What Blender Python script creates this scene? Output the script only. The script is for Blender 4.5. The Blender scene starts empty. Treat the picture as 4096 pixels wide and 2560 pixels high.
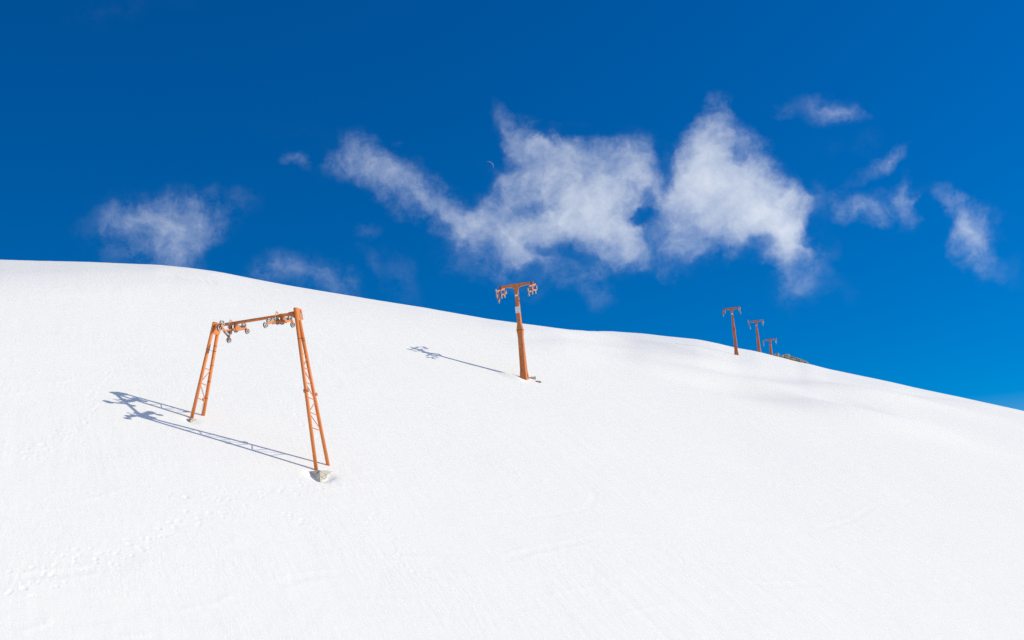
import bpy, math, random
import numpy as np
from mathutils import Vector, Matrix

random.seed(7)
rng = np.random.default_rng(7)
scene = bpy.context.scene
C = scene.collection
V = Vector

# ------------------------------------------------------------------ camera
FPX = 4200.0                                   # focal length in photo pixels (4096 wide)
PITCH, ROLL = math.radians(12), math.radians(3.5)
EYE = np.array([0, 0, 1.7])
FW = np.array([0, math.cos(PITCH), math.sin(PITCH)])
_R0 = np.array([1.0, 0, 0]); _U0 = np.array([0, -math.sin(PITCH), math.cos(PITCH)])
RT = _R0*math.cos(ROLL) - _U0*math.sin(ROLL)
UP = _U0*math.cos(ROLL) + _R0*math.sin(ROLL)


def ray(u, v):
    return FW + (u-2048)/FPX*RT + (1280-v)/FPX*UP


def unp(u, v, d):
    return EYE + d*ray(u, v)


def depth(p):
    return float((np.asarray(p)-EYE) @ FW)


def on_plane(u, v, o, n):
    d = ray(u, v)
    return EYE + d*(((o-EYE) @ n)/(d @ n))


def unit(a):
    a = np.asarray(a, float)
    return a/np.linalg.norm(a)


cam_d = bpy.data.cameras.new('camera')
cam = bpy.data.objects.new('camera', cam_d); C.objects.link(cam)
cam_d.sensor_width = 36.0
cam_d.lens = 36.0*FPX/4096
cam_d.clip_start = 0.1; cam_d.clip_end = 30000
M = Matrix((RT.tolist(), UP.tolist(), (-FW).tolist())).transposed().to_4x4()
M.translation = V(EYE)
cam.matrix_world = M
scene.camera = cam

# ------------------------------------------------------------------ sun
SUN_AZ, SUN_EL = math.radians(97), math.radians(29.8)
SUN = np.array([math.sin(SUN_AZ)*math.cos(SUN_EL), math.cos(SUN_AZ)*math.cos(SUN_EL), math.sin(SUN_EL)])
sd = bpy.data.lights.new('sun', 'SUN')
sd.energy = 3.45; sd.angle = math.radians(0.53); sd.color = (1.0, 0.915, 0.72)
so = bpy.data.objects.new('sun', sd); C.objects.link(so)
so.rotation_euler = V(SUN).to_track_quat('Z', 'Y').to_euler()

scene.view_settings.view_transform = 'Standard'
scene.view_settings.look = 'None'
scene.view_settings.exposure = 0.0
scene.view_settings.gamma = 1.0
scene.view_settings.use_curve_mapping = False
scene.cycles.use_denoising = False
scene.cycles.max_bounces = 6
scene.cycles.transparent_max_bounces = 8


# ------------------------------------------------------------------ node helpers
class NT:
    def __init__(s, tree):
        s.t = tree; s.n = tree.nodes; s.l = tree.links

    def node(s, kind, **kw):
        nd = s.n.new(kind)
        for k, v in kw.items():
            setattr(nd, k, v)
        return nd

    def put(s, sock, val):
        if isinstance(val, bpy.types.NodeSocket):
            s.l.new(val, sock)
        elif val is not None:
            sock.default_value = val

    def math(s, op, a, b=None, c=None, clamp=False):
        nd = s.node('ShaderNodeMath', operation=op, use_clamp=clamp)
        s.put(nd.inputs[0], a)
        if b is not None: s.put(nd.inputs[1], b)
        if c is not None: s.put(nd.inputs[2], c)
        return nd.outputs[0]

    def vmath(s, op, a, b=None, scale=None):
        nd = s.node('ShaderNodeVectorMath', operation=op)
        s.put(nd.inputs[0], a)
        if b is not None: s.put(nd.inputs[1], b)
        if scale is not None: s.put(nd.inputs['Scale'], scale)
        return nd.outputs['Value'] if op in ('DOT_PRODUCT', 'LENGTH') else nd.outputs[0]

    def noise(s, vec, scale, detail=4, rough=.55, lac=2.0, color=False, dim='3D'):
        nd = s.node('ShaderNodeTexNoise', noise_dimensions=dim)
        s.put(nd.inputs['Vector'], vec)
        nd.inputs['Scale'].default_value = scale
        nd.inputs['Detail'].default_value = detail
        nd.inputs['Roughness'].default_value = rough
        nd.inputs['Lacunarity'].default_value = lac
        return nd.outputs['Color'] if color else nd.outputs['Fac']

    def smooth(s, x, lo, hi, a=0.0, b=1.0, kind='SMOOTHSTEP'):
        nd = s.node('ShaderNodeMapRange', interpolation_type=kind)
        s.put(nd.inputs[0], x)
        for i, q in enumerate((lo, hi, a, b)):
            s.put(nd.inputs[i+1], q)
        return nd.outputs[0]

    def mix(s, fac, a, b):
        nd = s.node('ShaderNodeMix', data_type='RGBA')
        s.put(nd.inputs[0], fac)
        for i, q in ((6, a), (7, b)):
            if isinstance(q, tuple) and len(q) == 3: q = q+(1,)
            s.put(nd.inputs[i], q)
        return nd.outputs[2]


# ------------------------------------------------------------------ sky and clouds (world)
WSTR = 0.1
world = bpy.data.worlds.new('World'); scene.world = world; world.use_nodes = True
wt = world.node_tree; wt.nodes.clear(); W = NT(wt)
sky = W.node('ShaderNodeTexSky', sky_type='NISHITA', sun_disc=False)
sky.sun_elevation = SUN_EL; sky.sun_rotation = SUN_AZ
sky.altitude = 2600; sky.air_density = 1.0; sky.dust_density = 0.3; sky.ozone_density = 3.0
hs = W.node('ShaderNodeHueSaturation')
hs.inputs['Hue'].default_value = .516                       # the photo's polarised, deep mountain blue
hs.inputs['Saturation'].default_value = 2.25
hs.inputs['Value'].default_value = 1.0
gm = W.node('ShaderNodeGamma'); gm.inputs[1].default_value = 0.68
W.put(gm.inputs[0], sky.outputs[0])
W.put(hs.inputs['Color'], gm.outputs[0])
skydeep = W.vmath('SCALE', hs.outputs[0], scale=1.68)
tc = W.node('ShaderNodeTexCoord').outputs['Generated']
# deep blue across the sun's bearing; unseen sky beyond kept pale as fill light
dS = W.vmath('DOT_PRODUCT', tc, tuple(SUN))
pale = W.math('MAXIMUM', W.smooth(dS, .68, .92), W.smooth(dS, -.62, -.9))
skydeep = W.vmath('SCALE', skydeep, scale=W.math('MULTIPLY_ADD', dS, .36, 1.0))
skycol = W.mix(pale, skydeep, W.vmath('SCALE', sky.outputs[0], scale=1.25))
# gnomonic chart of the cloud bank: a fixed compass bearing, 20 degrees up
CE = math.radians(20)
cF = np.array([0, math.cos(CE), math.sin(CE)]); cR = np.array([1., 0, 0]); cU = np.array([0, -math.sin(CE), math.cos(CE)])
dF = W.vmath('DOT_PRODUCT', tc, tuple(cF)); dR = W.vmath('DOT_PRODUCT', tc, tuple(cR)); dU = W.vmath('DOT_PRODUCT', tc, tuple(cU))
front = W.math('GREATER_THAN', dF, 0.2)
dFs = W.math('MAXIMUM', dF, 0.2)
cv = W.node('ShaderNodeCombineXYZ')
W.put(cv.inputs[0], W.math('DIVIDE', dR, dFs)); W.put(cv.inputs[1], W.math('DIVIDE', dU, dFs))
q0 = cv.outputs[0]
warp1 = W.vmath('SCALE', W.vmath('SUBTRACT', W.noise(q0, 9, 5, .6, color=True), (.5, .5, .5)), scale=.075)
warp2 = W.vmath('SCALE', W.vmath('SUBTRACT', W.noise(q0, 34, 4, .6, color=True), (.5, .5, .5)), scale=.022)
q1 = W.vmath('ADD', W.vmath('ADD', q0, warp1), warp2)
# x, y in picture units of 2419 px; radii; tilt in degrees (positive climbs to the right); weight
BLOBS = [
 (1690, 325, 26, 60, 0, .8), (1700, 390, 58, 70, 0, .95), (1720, 450, 95, 80, -20, 1.0), (1775, 495, 120, 75, -32, 1.05), (1860, 540, 90, 65, -30, 1.1),
 (1915, 545, 44, 52, -20, .6), (1640, 480, 75, 60, 0, .75), (1885, 600, 40, 52, 10, .65), (1885, 650, 32, 34, 0, .32), (1905, 680, 70, 28, 10, .22),
 (1620, 565, 80, 50, 0, .42), (1730, 560, 110, 45, -10, .6), (1650, 610, 70, 30, 0, .3),
 (1235, 355, 62, 50, -20, .72), (1180, 300, 20, 42, 20, .5), (1330, 360, 75, 48, 0, .72), (1450, 375, 95, 50, 0, .62),
 (1285, 420, 105, 60, 0, .62), (1505, 405, 55, 50, 0, .55), (1400, 470, 90, 50, 0, .72), (1330, 520, 110, 55, 15, .85),
 (1440, 530, 85, 60, -10, .85), (1480, 580, 50, 50, 0, .6), (1200, 540, 95, 50, -10, .6), (1120, 515, 95, 40, -20, .5), (1130, 590, 80, 45, -20, .42),
 (1280, 620, 50, 50, -30, .36), (1400, 645, 60, 30, 15, .4), (1410, 690, 28, 40, 0, .25), (1230, 600, 60, 40, 0, .35),
 (850, 345, 36, 36, 20, .45), (810, 385, 55, 24, 0, .4), (900, 395, 70, 40, -35, .5), (970, 440, 75, 45, -38, .52), (1035, 495, 70, 42, -30, .5),
 (700, 382, 30, 14, 0, .3), (855, 532, 30, 13, 20, .22), (860, 600, 34, 18, -40, .18), (940, 640, 34, 60, 30, .16), (965, 322, 16, 8, 10, .2),
 (385, 530, 125, 70, 10, .26), (385, 495, 70, 40, 20, .26), (300, 525, 85, 26, 10, .32), (470, 495, 85, 40, 5, .38), (340, 580, 90, 60, 0, .32), (430, 560, 60, 70, -20, .32), (525, 540, 35, 16, -30, .25),
 (635, 640, 42, 38, -20, .30), (735, 655, 90, 36, -20, .38), (800, 680, 60, 22, -25, .22),
 (1950, 240, 62, 22, -10, .30), (1990, 255, 40, 18, -10, .26), (1842, 243, 24, 14, 0, .22), (2070, 390, 62, 18, 42, .24), (2108, 352, 36, 16, 35, .32), (1940, 335, 60, 24, 0, .09), (2050, 330, 24, 30, 0, .10),
 (2040, 488, 75, 20, -12, .38), (2085, 478, 60, 26, 10, .38), (2152, 470, 16, 46, -5, .38), (1955, 440, 48, 18, -40, .24), (2165, 425, 12, 40, 10, .14),
 (2245, 480, 44, 20, -35, .40), (2283, 545, 50, 40, -48, .95), (2325, 605, 46, 22, -50, .32), (2345, 530, 40, 24, 10, .22), (2390, 640, 30, 40, 0, .10),
 (1550, 505, 22, 48, 10, -.5), (1562, 410, 16, 36, 0, -.3), (1535, 505, 30, 16, 0, -.8), (1120, 420, 50, 52, -30, -.9), (1150, 340, 22, 50, 0, -.8), (1270, 500, 50, 20, 10, -.45),
 (1110, 585, 14, 24, 0, -.4), (1240, 640, 30, 18, 0, -.5), (1350, 605, 60, 16, -10, -.55), (1480, 650, 60, 30, 10, -.8), (1590, 380, 20, 60, 20, -.7), (1885, 360, 60, 60, -40, -.8), (1745, 375, 14, 14, 0, -.3), (745, 372, 18, 30, 0, -.95), (1960, 540, 40, 60, 0, -.9),
 (1700, 640, 70, 22, 0, -.7), (1790, 610, 40, 22, 20, -.45), (1000, 560, 50, 40, -30, -.8), (1380, 300, 90, 16, 0, -.9), (1265, 315, 24, 18, 0, -.8), (2200, 520, 22, 60, 0, -.9), (1990, 400, 40, 30, 40, -.6),
 (440, 420, 60, 20, -20, -.5), (540, 600, 60, 50, 0, -.9), (220, 560, 30, 50, 0, -.6),
 (300, 15, 140, 26, 0, .07), (780, 330, 120, 30, -10, .05),
]
K = 4096/2419.0
acc = None
qk = q1
for ib, (bx, by, rx, ry, rot, wgt) in enumerate(BLOBS):
    if ib and ib % 10 == 0:                        # keeps the shader's working set small
        qk = W.vmath('ADD', q1, W.vmath('SCALE', (1e-7, 1e-7, 0), scale=acc))
    d = ray(bx*K, by*K)
    a, b = (d @ cR)/(d @ cF), (d @ cU)/(d @ cF)
    mp = W.node('ShaderNodeMapping', vector_type='TEXTURE')
    W.put(mp.inputs['Vector'], qk)
    mp.inputs['Location'].default_value = (a, b, 0)
    mp.inputs['Rotation'].default_value = (0, 0, math.radians(rot-3.5))
    mp.inputs['Scale'].default_value = (rx*K/FPX*1.85, ry*K/FPX*1.85, 1)
    L = W.vmath('LENGTH', mp.outputs[0])
    if wgt < 0:                                    # a gap of blue
        acc = W.math('MULTIPLY', acc, W.smooth(L, .25, 1.0, 1+wgt, 1.0)); continue
    g = W.smooth(L, 1.0, 0.0, 0.0, wgt*.86, kind='LINEAR')
    acc = g if acc is None else W.math('SUBTRACT', W.math('ADD', acc, g), W.math('MULTIPLY', acc, g))
n1 = W.noise(W.vmath('ADD', q0, W.vmath('ADD', W.vmath('SCALE', warp1, scale=.35), W.vmath('SCALE', warp2, scale=.8))), 30, 10, .71)
n2 = W.noise(W.vmath('ADD', q0, W.vmath('SCALE', warp1, scale=.4)), 11, 4, .55)
nn = W.math('ADD', W.math('MULTIPLY', W.math('SUBTRACT', n1, .5), 1.35), W.math('MULTIPLY', W.math('SUBTRACT', n2, .5), 1.25))
edge = W.smooth(acc, .0, .30)
den = W.math('ADD', acc, W.math('MULTIPLY', nn, W.math('MULTIPLY', edge, W.smooth(acc, .35, 1.0, .85, .5))))
thick = W.math('MULTIPLY', W.math('POWER', W.smooth(den, .05, 1.12, 0, 1.0, kind='LINEAR'), 1.5), W.smooth(acc, .02, .2, 0, .93))
veil = W.math('MULTIPLY', W.smooth(acc, .0, .36, 0, .22), W.smooth(n1, .36, .66))
alpha = W.math('MULTIPLY', W.math('MAXIMUM', thick, veil), front, clamp=True)
ccol = W.mix(W.smooth(den, .2, .9), (.54/WSTR, .64/WSTR, .86/WSTR), (.77/WSTR, .83/WSTR, .92/WSTR))
# unseen broken cloud, added behind the camera to whiten the fill light
fill_cloud = W.math('MULTIPLY', W.smooth(W.noise(W.vmath('MULTIPLY', tc, (1, 1, 1.8)), 2.6, 6, .6), .47, .62, 0, .85), W.smooth(dF, .78, .55))
wcol = W.mix(alpha, W.mix(fill_cloud, skycol, (.80/WSTR, .80/WSTR, .84/WSTR)), ccol)
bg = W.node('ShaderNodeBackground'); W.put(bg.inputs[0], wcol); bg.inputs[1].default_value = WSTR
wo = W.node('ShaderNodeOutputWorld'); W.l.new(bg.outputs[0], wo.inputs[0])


# ------------------------------------------------------------------ materials
def mat(name, color, rough=.5, metal=0.0, spec=.5):
    m = bpy.data.materials.new(name); m.use_nodes = True
    t = NT(m.node_tree); b = t.n['Principled BSDF']
    b.inputs['Base Color'].default_value = tuple(color)+(1,)
    b.inputs['Roughness'].default_value = rough
    b.inputs['Metallic'].default_value = metal
    b.inputs['Specular IOR Level'].default_value = spec
    return m, t, b


def bump(t, b, h, strength=.3, dist=.01):
    bn = t.node('ShaderNodeBump'); bn.inputs['Strength'].default_value = strength; bn.inputs['Distance'].default_value = dist
    t.put(bn.inputs['Height'], h); t.l.new(bn.outputs[0], b.inputs['Normal'])


def paint(name, base, rust_amt=.5, faded=(.78, .30, .14), spot=.70):
    m, t, b = mat(name, base, .48, 0, .4)
    tc = t.node('ShaderNodeTexCoord').outputs['Object']
    st = t.node('ShaderNodeMapping'); t.put(st.inputs['Vector'], tc); st.inputs['Scale'].default_value = (1, 1, .28)
    n_f = t.noise(st.outputs[0], 2.6, 5, .6)
    c = t.mix(t.smooth(n_f, .42, .72, 0, .55), base, faded)
    c = t.mix(t.smooth(t.noise(tc, 14, 3, .6), .3, .75, 0, .30), c, tuple(x*.72 for x in base))
    n_r = t.noise(st.outputs[0], 5.5, 6, .68)
    c = t.mix(t.smooth(n_r, .64-.1*rust_amt+(spot-.7), .72+(spot-.7)*1.5, 0, .85), c, (.16, .055, .032))
    n_s = t.noise(tc, 30, 2, .5)
    c = t.mix(t.smooth(n_s, spot-.03*rust_amt, spot+.04, 0, .8), c, (.07, .03, .022))
    t.put(b.inputs['Base Color'], c)
    t.put(b.inputs['Roughness'], t.smooth(n_r, .4, .7, .42, .75))
    bump(t, b, t.noise(tc, 45, 3), .25, .004)
    return m


M_PAINT = paint('orange_paint', (.76, .245, .06), .2, spot=.76)
M_PAINT_BAR = paint('worn_orange_paint', (.66, .20, .05), .3, spot=.74)
M_PAINT_RUSTY = paint('rusty_orange_paint', (.60, .185, .045), .9, spot=.675)
M_PAINT_FAR = paint('dark_orange_paint', (.50, .14, .055), .9)
M_RUST, t, b = mat('rusty_steel', (.17, .07, .04), .75)
tcx = t.node('ShaderNodeTexCoord').outputs['Object']
t.put(b.inputs['Base Color'], t.mix(t.noise(tcx, 18, 4), (.10, .05, .04), (.30, .13, .06)))
M_WIRE, _, _ = mat('dark_wire', (.05, .035, .03), .6)
M_RUBBER, t, b = mat('sheave_rubber', (.035, .03, .035), .7)
M_FACE, t, b = mat('sheave_face', (.50, .51, .54), .5, .0, .4)
tcx = t.node('ShaderNodeTexCoord').outputs['Object']
t.put(b.inputs['Base Color'], t.mix(t.smooth(t.noise(tcx, 12, 4), .4, .7), (.56, .57, .60), (.36, .36, .38)))
M_DISC, _, _ = mat('sheave_disc', (.40, .50, .52), .5, .0, .4)
M_STEEL, _, _ = mat('worn_galvanised_steel', (.42, .40, .38), .5, .5)
M_WORN, t, b = mat('worn_greyish_orange', (.36, .22, .17), .6)
tcx = t.node('ShaderNodeTexCoord').outputs['Object']
t.put(b.inputs['Base Color'], t.mix(t.smooth(t.noise(tcx, 9, 4), .4, .6), (.34, .26, .24), (.62, .21, .07)))
M_PLATE, t, b = mat('white_plate', (.74, .76, .78), .4)
tcx = t.node('ShaderNodeTexCoord').outputs['Object']
t.put(b.inputs['Base Color'], t.mix(t.smooth(t.noise(tcx, 9, 4), .45, .75), (.78, .80, .82), (.62, .64, .66)))
M_INK, _, _ = mat('black_ink', (.02, .03, .035), .6)
M_INKPALE, _, _ = mat('faded_ink', (.45, .46, .50), .6)

M_CONC, t, b = mat('weathered_concrete', (.5, .48, .44), .9, 0, .2)
tcx = t.node('ShaderNodeTexCoord').outputs['Object']
n = t.noise(tcx, 4, 6, .6)
c = t.mix(n, (.34, .32, .29), (.66, .63, .56))
mp = t.node('ShaderNodeMapping'); t.put(mp.inputs['Vector'], tcx); mp.inputs['Scale'].default_value = (1, 1, 2.4)
pit = t.smooth(t.noise(mp.outputs[0], 9, 4, .6), .58, .66)
c = t.mix(pit, c, (.07, .06, .055))
t.put(b.inputs['Base Color'], c)
bump(t, b, t.math('SUBTRACT', n, pit), .8, .04)

M_ROCK, t, b = mat('lichen_rock', (.35, .32, .27), .95, 0, .2)
tcx = t.node('ShaderNodeTexCoord').outputs['Object']
c = t.mix(t.smooth(t.noise(tcx, 2.2, 6, .65), .35, .65), (.20, .17, .14), (.52, .48, .40))
c = t.mix(t.smooth(t.noise(tcx, 7, 4, .6), .55, .7, 0, .7), c, (.10, .085, .07))
t.put(b.inputs['Base Color'], c)
bump(t, b, t.noise(tcx, 6, 5), 1.0, .12)

M_SNOW, t, b = mat('snow', (.88, .885, .89), .62, 0, .12)
tcx = t.node('ShaderNodeTexCoord').outputs['Object']
big = t.noise(tcx, .07, 5, .6)
fine = t.noise(tcx, 2.2, 4, .6)
c = t.mix(t.smooth(big, .38, .66), (.888, .886, .876), (.902, .895, .872))
c = t.mix(t.smooth(fine, .45, .8, 0, .5), c, (.845, .85, .85))
t.put(b.inputs['Base Color'], c)
sp = t.node('ShaderNodeMapping', vector_type='TEXTURE'); t.put(sp.inputs['Vector'], tcx)
sp.inputs['Rotation'].default_value = (0, 0, math.radians(-64)); sp.inputs['Scale'].default_value = (2.4, .30, .6)
streak = t.noise(sp.outputs[0], 1.5, 5, .66)
clump = t.smooth(t.noise(tcx, .16, 4, .6), .42, .66, .25, 1.0)
hb = t.math('ADD', t.math('MULTIPLY', t.math('MULTIPLY', streak, clump), 2.3), t.math('MULTIPLY', t.noise(tcx, 6, 4, .6), .16))
bump(t, b, hb, .24, .045)


# ------------------------------------------------------------------ mesh builder
class MB:
    def __init__(s): s.v = []; s.f = []; s.m = []; s.sm = []

    def add(s, vs, fs, mi=0, smooth=False):
        o = len(s.v); s.v += [tuple(map(float, p)) for p in vs]
        for fc in fs:
            s.f.append(tuple(i+o for i in fc)); s.m.append(mi); s.sm.append(smooth)

    def tube(s, p0, p1, r0, r1=None, n=16, mi=0, caps=True):
        p0, p1 = np.asarray(p0, float), np.asarray(p1, float); r1 = r0 if r1 is None else r1
        z = unit(p1-p0); a = unit(np.cross(z, (0, 0, 1) if abs(z[2]) < .9 else (1, 0, 0))); bb = np.cross(z, a)
        vs = []
        for p, r in ((p0, r0), (p1, r1)):
            for i in range(n):
                t = 2*math.pi*i/n
                vs.append(p + r*(math.cos(t)*a + math.sin(t)*bb))
        s.add(vs, [(i, (i+1) % n, n+(i+1) % n, n+i) for i in range(n)], mi, True)
        if caps:
            o = len(s.v)-2*n
            s.f += [tuple(o+i for i in reversed(range(n))), tuple(o+n+i for i in range(n))]
            s.m += [mi, mi]; s.sm += [False, False]

    def path(s, pts, r, n=6, mi=0):
        for a, b_ in zip(pts[:-1], pts[1:]): s.tube(a, b_, r, n=n, mi=mi)

    def prism(s, poly, d, mi=0):
        """poly: 3-D points of one face; d: extrusion vector (centred on poly)"""
        d = np.asarray(d, float); n = len(poly)
        vs = [np.asarray(p)-d/2 for p in poly]+[np.asarray(p)+d/2 for p in poly]
        fs = [tuple(range(n)), tuple(reversed(range(n, 2*n)))]+[(i, n+i, n+(i+1) % n, (i+1) % n) for i in range(n)]
        s.add(vs, fs, mi)

    def bar(s, p0, p1, h, d, mi=0, ext=0.0, h1=None):
        """flat bar from p0 to p1, height h across, thickness vector d"""
        p0, p1 = np.asarray(p0, float), np.asarray(p1, float); z = unit(p1-p0)
        p0 = p0-z*ext; p1 = p1+z*ext; h1 = h if h1 is None else h1
        w = unit(np.cross(z, d))
        s.prism([p0-w*h/2, p1-w*h1/2, p1+w*h1/2, p0+w*h/2], d, mi)

    def obj(s, name, mats, parent=None, loc=(0, 0, 0), bevel=0.0):
        loc = np.asarray(loc, float)
        me = bpy.data.meshes.new(name)
        me.from_pydata([tuple(np.asarray(p)-loc) for p in s.v], [], s.f)
        for m in (mats if isinstance(mats, (list, tuple)) else [mats]): me.materials.append(m)
        me.polygons.foreach_set('material_index', s.m); me.polygons.foreach_set('use_smooth', s.sm)
        import bmesh
        bm = bmesh.new(); bm.from_mesh(me); bmesh.ops.recalc_face_normals(bm, faces=bm.faces); bm.to_mesh(me); bm.free()
        me.update()
        o = bpy.data.objects.new(name, me); C.objects.link(o)
        if parent: o.parent = parent
        if bevel:
            bv = o.modifiers.new('bevel', 'BEVEL'); bv.width = bevel; bv.segments = 2; bv.limit_method = 'ANGLE'
        return o


def thing(name, label, cat, loc, group=None):
    o = bpy.data.objects.new(name, None); C.objects.link(o)
    o.location = tuple(loc); o['label'] = label; o['category'] = cat; o.empty_display_size = .3
    if group: o['group'] = group
    return o


def tag(o, label, cat, group=None):
    o['label'] = label; o['category'] = cat
    if group: o['group'] = group
    return o


# ------------------------------------------------------------------ snow hill
DEL = .0006
SKYLINE = [(0, 1036), (347, 1045.4), (625, 1058), (752, 1071), (868, 1087), (1041, 1121.7), (1215, 1153.5), (1400, 1183.6), (1693, 1231), (1950, 1275.5),
 (2067, 1291), (2200, 1307.5), (2294, 1321), (2380, 1324), (2455, 1326), (2574, 1334), (2700, 1348), (2787, 1357), (2860, 1371), (2936, 1389), (3028, 1405),
 (3090, 1421), (3135, 1432), (3195, 1448), (3229, 1453), (3307, 1473.6), (3419, 1497), (3566, 1527), (3662, 1549), (3826, 1583.6), (4096, 1644)]
_a, _t = [], []
for u, v in SKYLINE:
    d = ray(u, v); _a.append(math.atan2(d[0], d[1])); _t.append(d[2]/math.hypot(d[0], d[1]))
_a = [math.radians(x) for x in (-180, -80, -45, -32)]+_a+[math.radians(x) for x in (32, 50, 80, 180)]
_t = [-.12, -.10, .17, .262]+_t+[.04, -.05, -.10, -.12]
GA = np.radians(np.arange(-180, 180.001, .05))


def gsm(y, deg):
    n = int(deg/.05*3); k = np.exp(-.5*(np.arange(-n, n+1)/(deg/.05))**2); k /= k.sum()
    return np.convolve(np.pad(y, n, mode='edge'), k, 'valid')


G_TC = gsm(np.interp(GA, _a, _t), .22)
G_RC = gsm(np.interp(GA, np.radians([-60, -26.7, -17.3, -11, .45, 3.2, 6.0, 12, 16, 26, 60]), [110, 112, 116, 122, 140, 150, 213, 214, 213, 205, 180]), .6)
G_SL = np.array([-.326, .376]); G_H = 18.8       # the open slope: one tilted plane, gradient and drop below the eye
SHOULDER, KMIN = 7.0, .012


def base_z(phi, r):
    """height above the eye of the bare hill"""
    tc_, wc = np.interp(phi, GA, G_TC), 1/np.interp(phi, GA, G_RC)
    w = 1/np.maximum(r, .5)
    t1 = G_SL[0]*np.sin(np.clip(phi, -1, 1))+G_SL[1]*np.cos(np.clip(phi, -1, 1)) - G_H*w
    t2 = tc_ - SHOULDER*(np.sqrt((w-wc)**2+DEL**2)-DEL)
    h_ = np.clip(.5+.5*(t2-t1)/KMIN, 0, 1)
    z = r*(t2*(1-h_)+t1*h_-KMIN*h_*(1-h_))
    cone = -1.7-.12*r
    k = 1.5; h = np.clip(.5+.5*(z-cone)/k, 0, 1)
    return cone*(1-h)+z*h+k*h*(1-h)


def hit(u, v, lo=22, hi=260):
    d = ray(u, v); hh = math.hypot(d[0], d[1]); phi = math.atan2(d[0], d[1])
    r = np.linspace(lo, hi, 24000); s = base_z(np.full_like(r, phi), r) >= r*d[2]/hh
    if not s.any(): return EYE+d*(hi/hh)
    return EYE+d*(r[np.argmax(s)]/hh)


def ground_z(p):
    return float(base_z(np.array([math.atan2(p[0], p[1])]), np.array([math.hypot(p[0], p[1])]))[0])+EYE[2]


phis = np.concatenate([np.linspace(-180, -34, 60)[:-1], np.linspace(-34, -28.6, 30)[:-1], np.linspace(-28.6, 27.6, 1500), np.linspace(27.6, 34, 34)[1:], np.linspace(34, 180, 60)[1:-1]])
phis = np.radians(phis)
rs = np.concatenate([np.linspace(.3, 30, 34)[:-1], 1/np.linspace(1/30., 1/238., 760), np.geomspace(238, 2600, 50)[1:]])
NP_, NR = len(phis), len(rs)
PH, RR = np.meshgrid(phis, rs, indexing='ij')
X = RR*np.sin(PH); Y = RR*np.cos(PH); Z = base_z(PH, RR)+EYE[2]

_perm = rng.permutation(256); _perm = np.concatenate([_perm, _perm, _perm])
_gx, _gy = np.cos(np.arange(256)*2.399), np.sin(np.arange(256)*2.399)


def perlin(x, y):
    xi, yi = np.floor(x).astype(int), np.floor(y).astype(int); xf, yf = x-xi, y-yi; xi &= 255; yi &= 255
    u, v = xf*xf*xf*(xf*(xf*6-15)+10), yf*yf*yf*(yf*(yf*6-15)+10)

    def g(ix, iy, dx, dy):
        h = _perm[_perm[ix]+iy]; return _gx[h]*dx+_gy[h]*dy
    a = g(xi, yi, xf, yf); b_ = g(xi+1, yi, xf-1, yf); c_ = g(xi, yi+1, xf, yf-1); d_ = g(xi+1, yi+1, xf-1, yf-1)
    return (a+(b_-a)*u)+((c_+(d_-c_)*u)-(a+(b_-a)*u))*v


DZ = np.zeros_like(Z)
for sc, am, ox in ((31, .16, 3.1), (12, .05, 9.7), (5, .02, 5.3), (2.1, .010, 1.9), (.8, .0045, 7.7), (.35, .0022, 2.2)):
    DZ += am*perlin(X/sc+ox, Y/sc-ox)
th = math.radians(26); al = X*math.sin(th)-Y*math.cos(th); ac = X*math.cos(th)+Y*math.sin(th)
patch = np.clip(.5+1.6*perlin(X/9+40, Y/9+11), .15, 1)
DZ += patch*(.012*perlin(ac/.9, al/7+3)+.007*perlin(ac/.38+9, al/3.0)+.004*perlin(ac/.17, al/1.1+5))


def window(p, rad):
    ph = math.atan2(p[0], p[1]); r = math.hypot(p[0], p[1])
    i0, i1 = np.searchsorted(phis, [ph-rad/r, ph+rad/r]); j0, j1 = np.searchsorted(rs, [r-rad, r+rad])
    return slice(max(i0-1, 0), i1+1), slice(max(j0-1, 0), j1+1)


def dent(p, s, d, ang=0.0, asp=1.0, rim=.25):
    d = d*.28; s = s*.70
    w = window(p, s*3.2)
    dx, dy = X[w]-p[0], Y[w]-p[1]; a_ = dx*math.cos(ang)+dy*math.sin(ang); b_ = -dx*math.sin(ang)+dy*math.cos(ang)
    q = np.sqrt((a_/asp)**2+b_**2)/s
    DZ[w] += d*(-np.exp(-q**2)+rim*np.exp(-((q-1.5)/.45)**2))


def line_px(pts, n):
    """n points along a polyline of photo pixels, dropped on the hill"""
    pts = np.array(pts, float); L = np.r_[0, np.cumsum(np.hypot(*np.diff(pts, axis=0).T))]
    return [hit(np.interp(t, L, pts[:, 0]), np.interp(t, L, pts[:, 1])) for t in np.linspace(0, L[-1], n)]


GROOVE_K = .26


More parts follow.
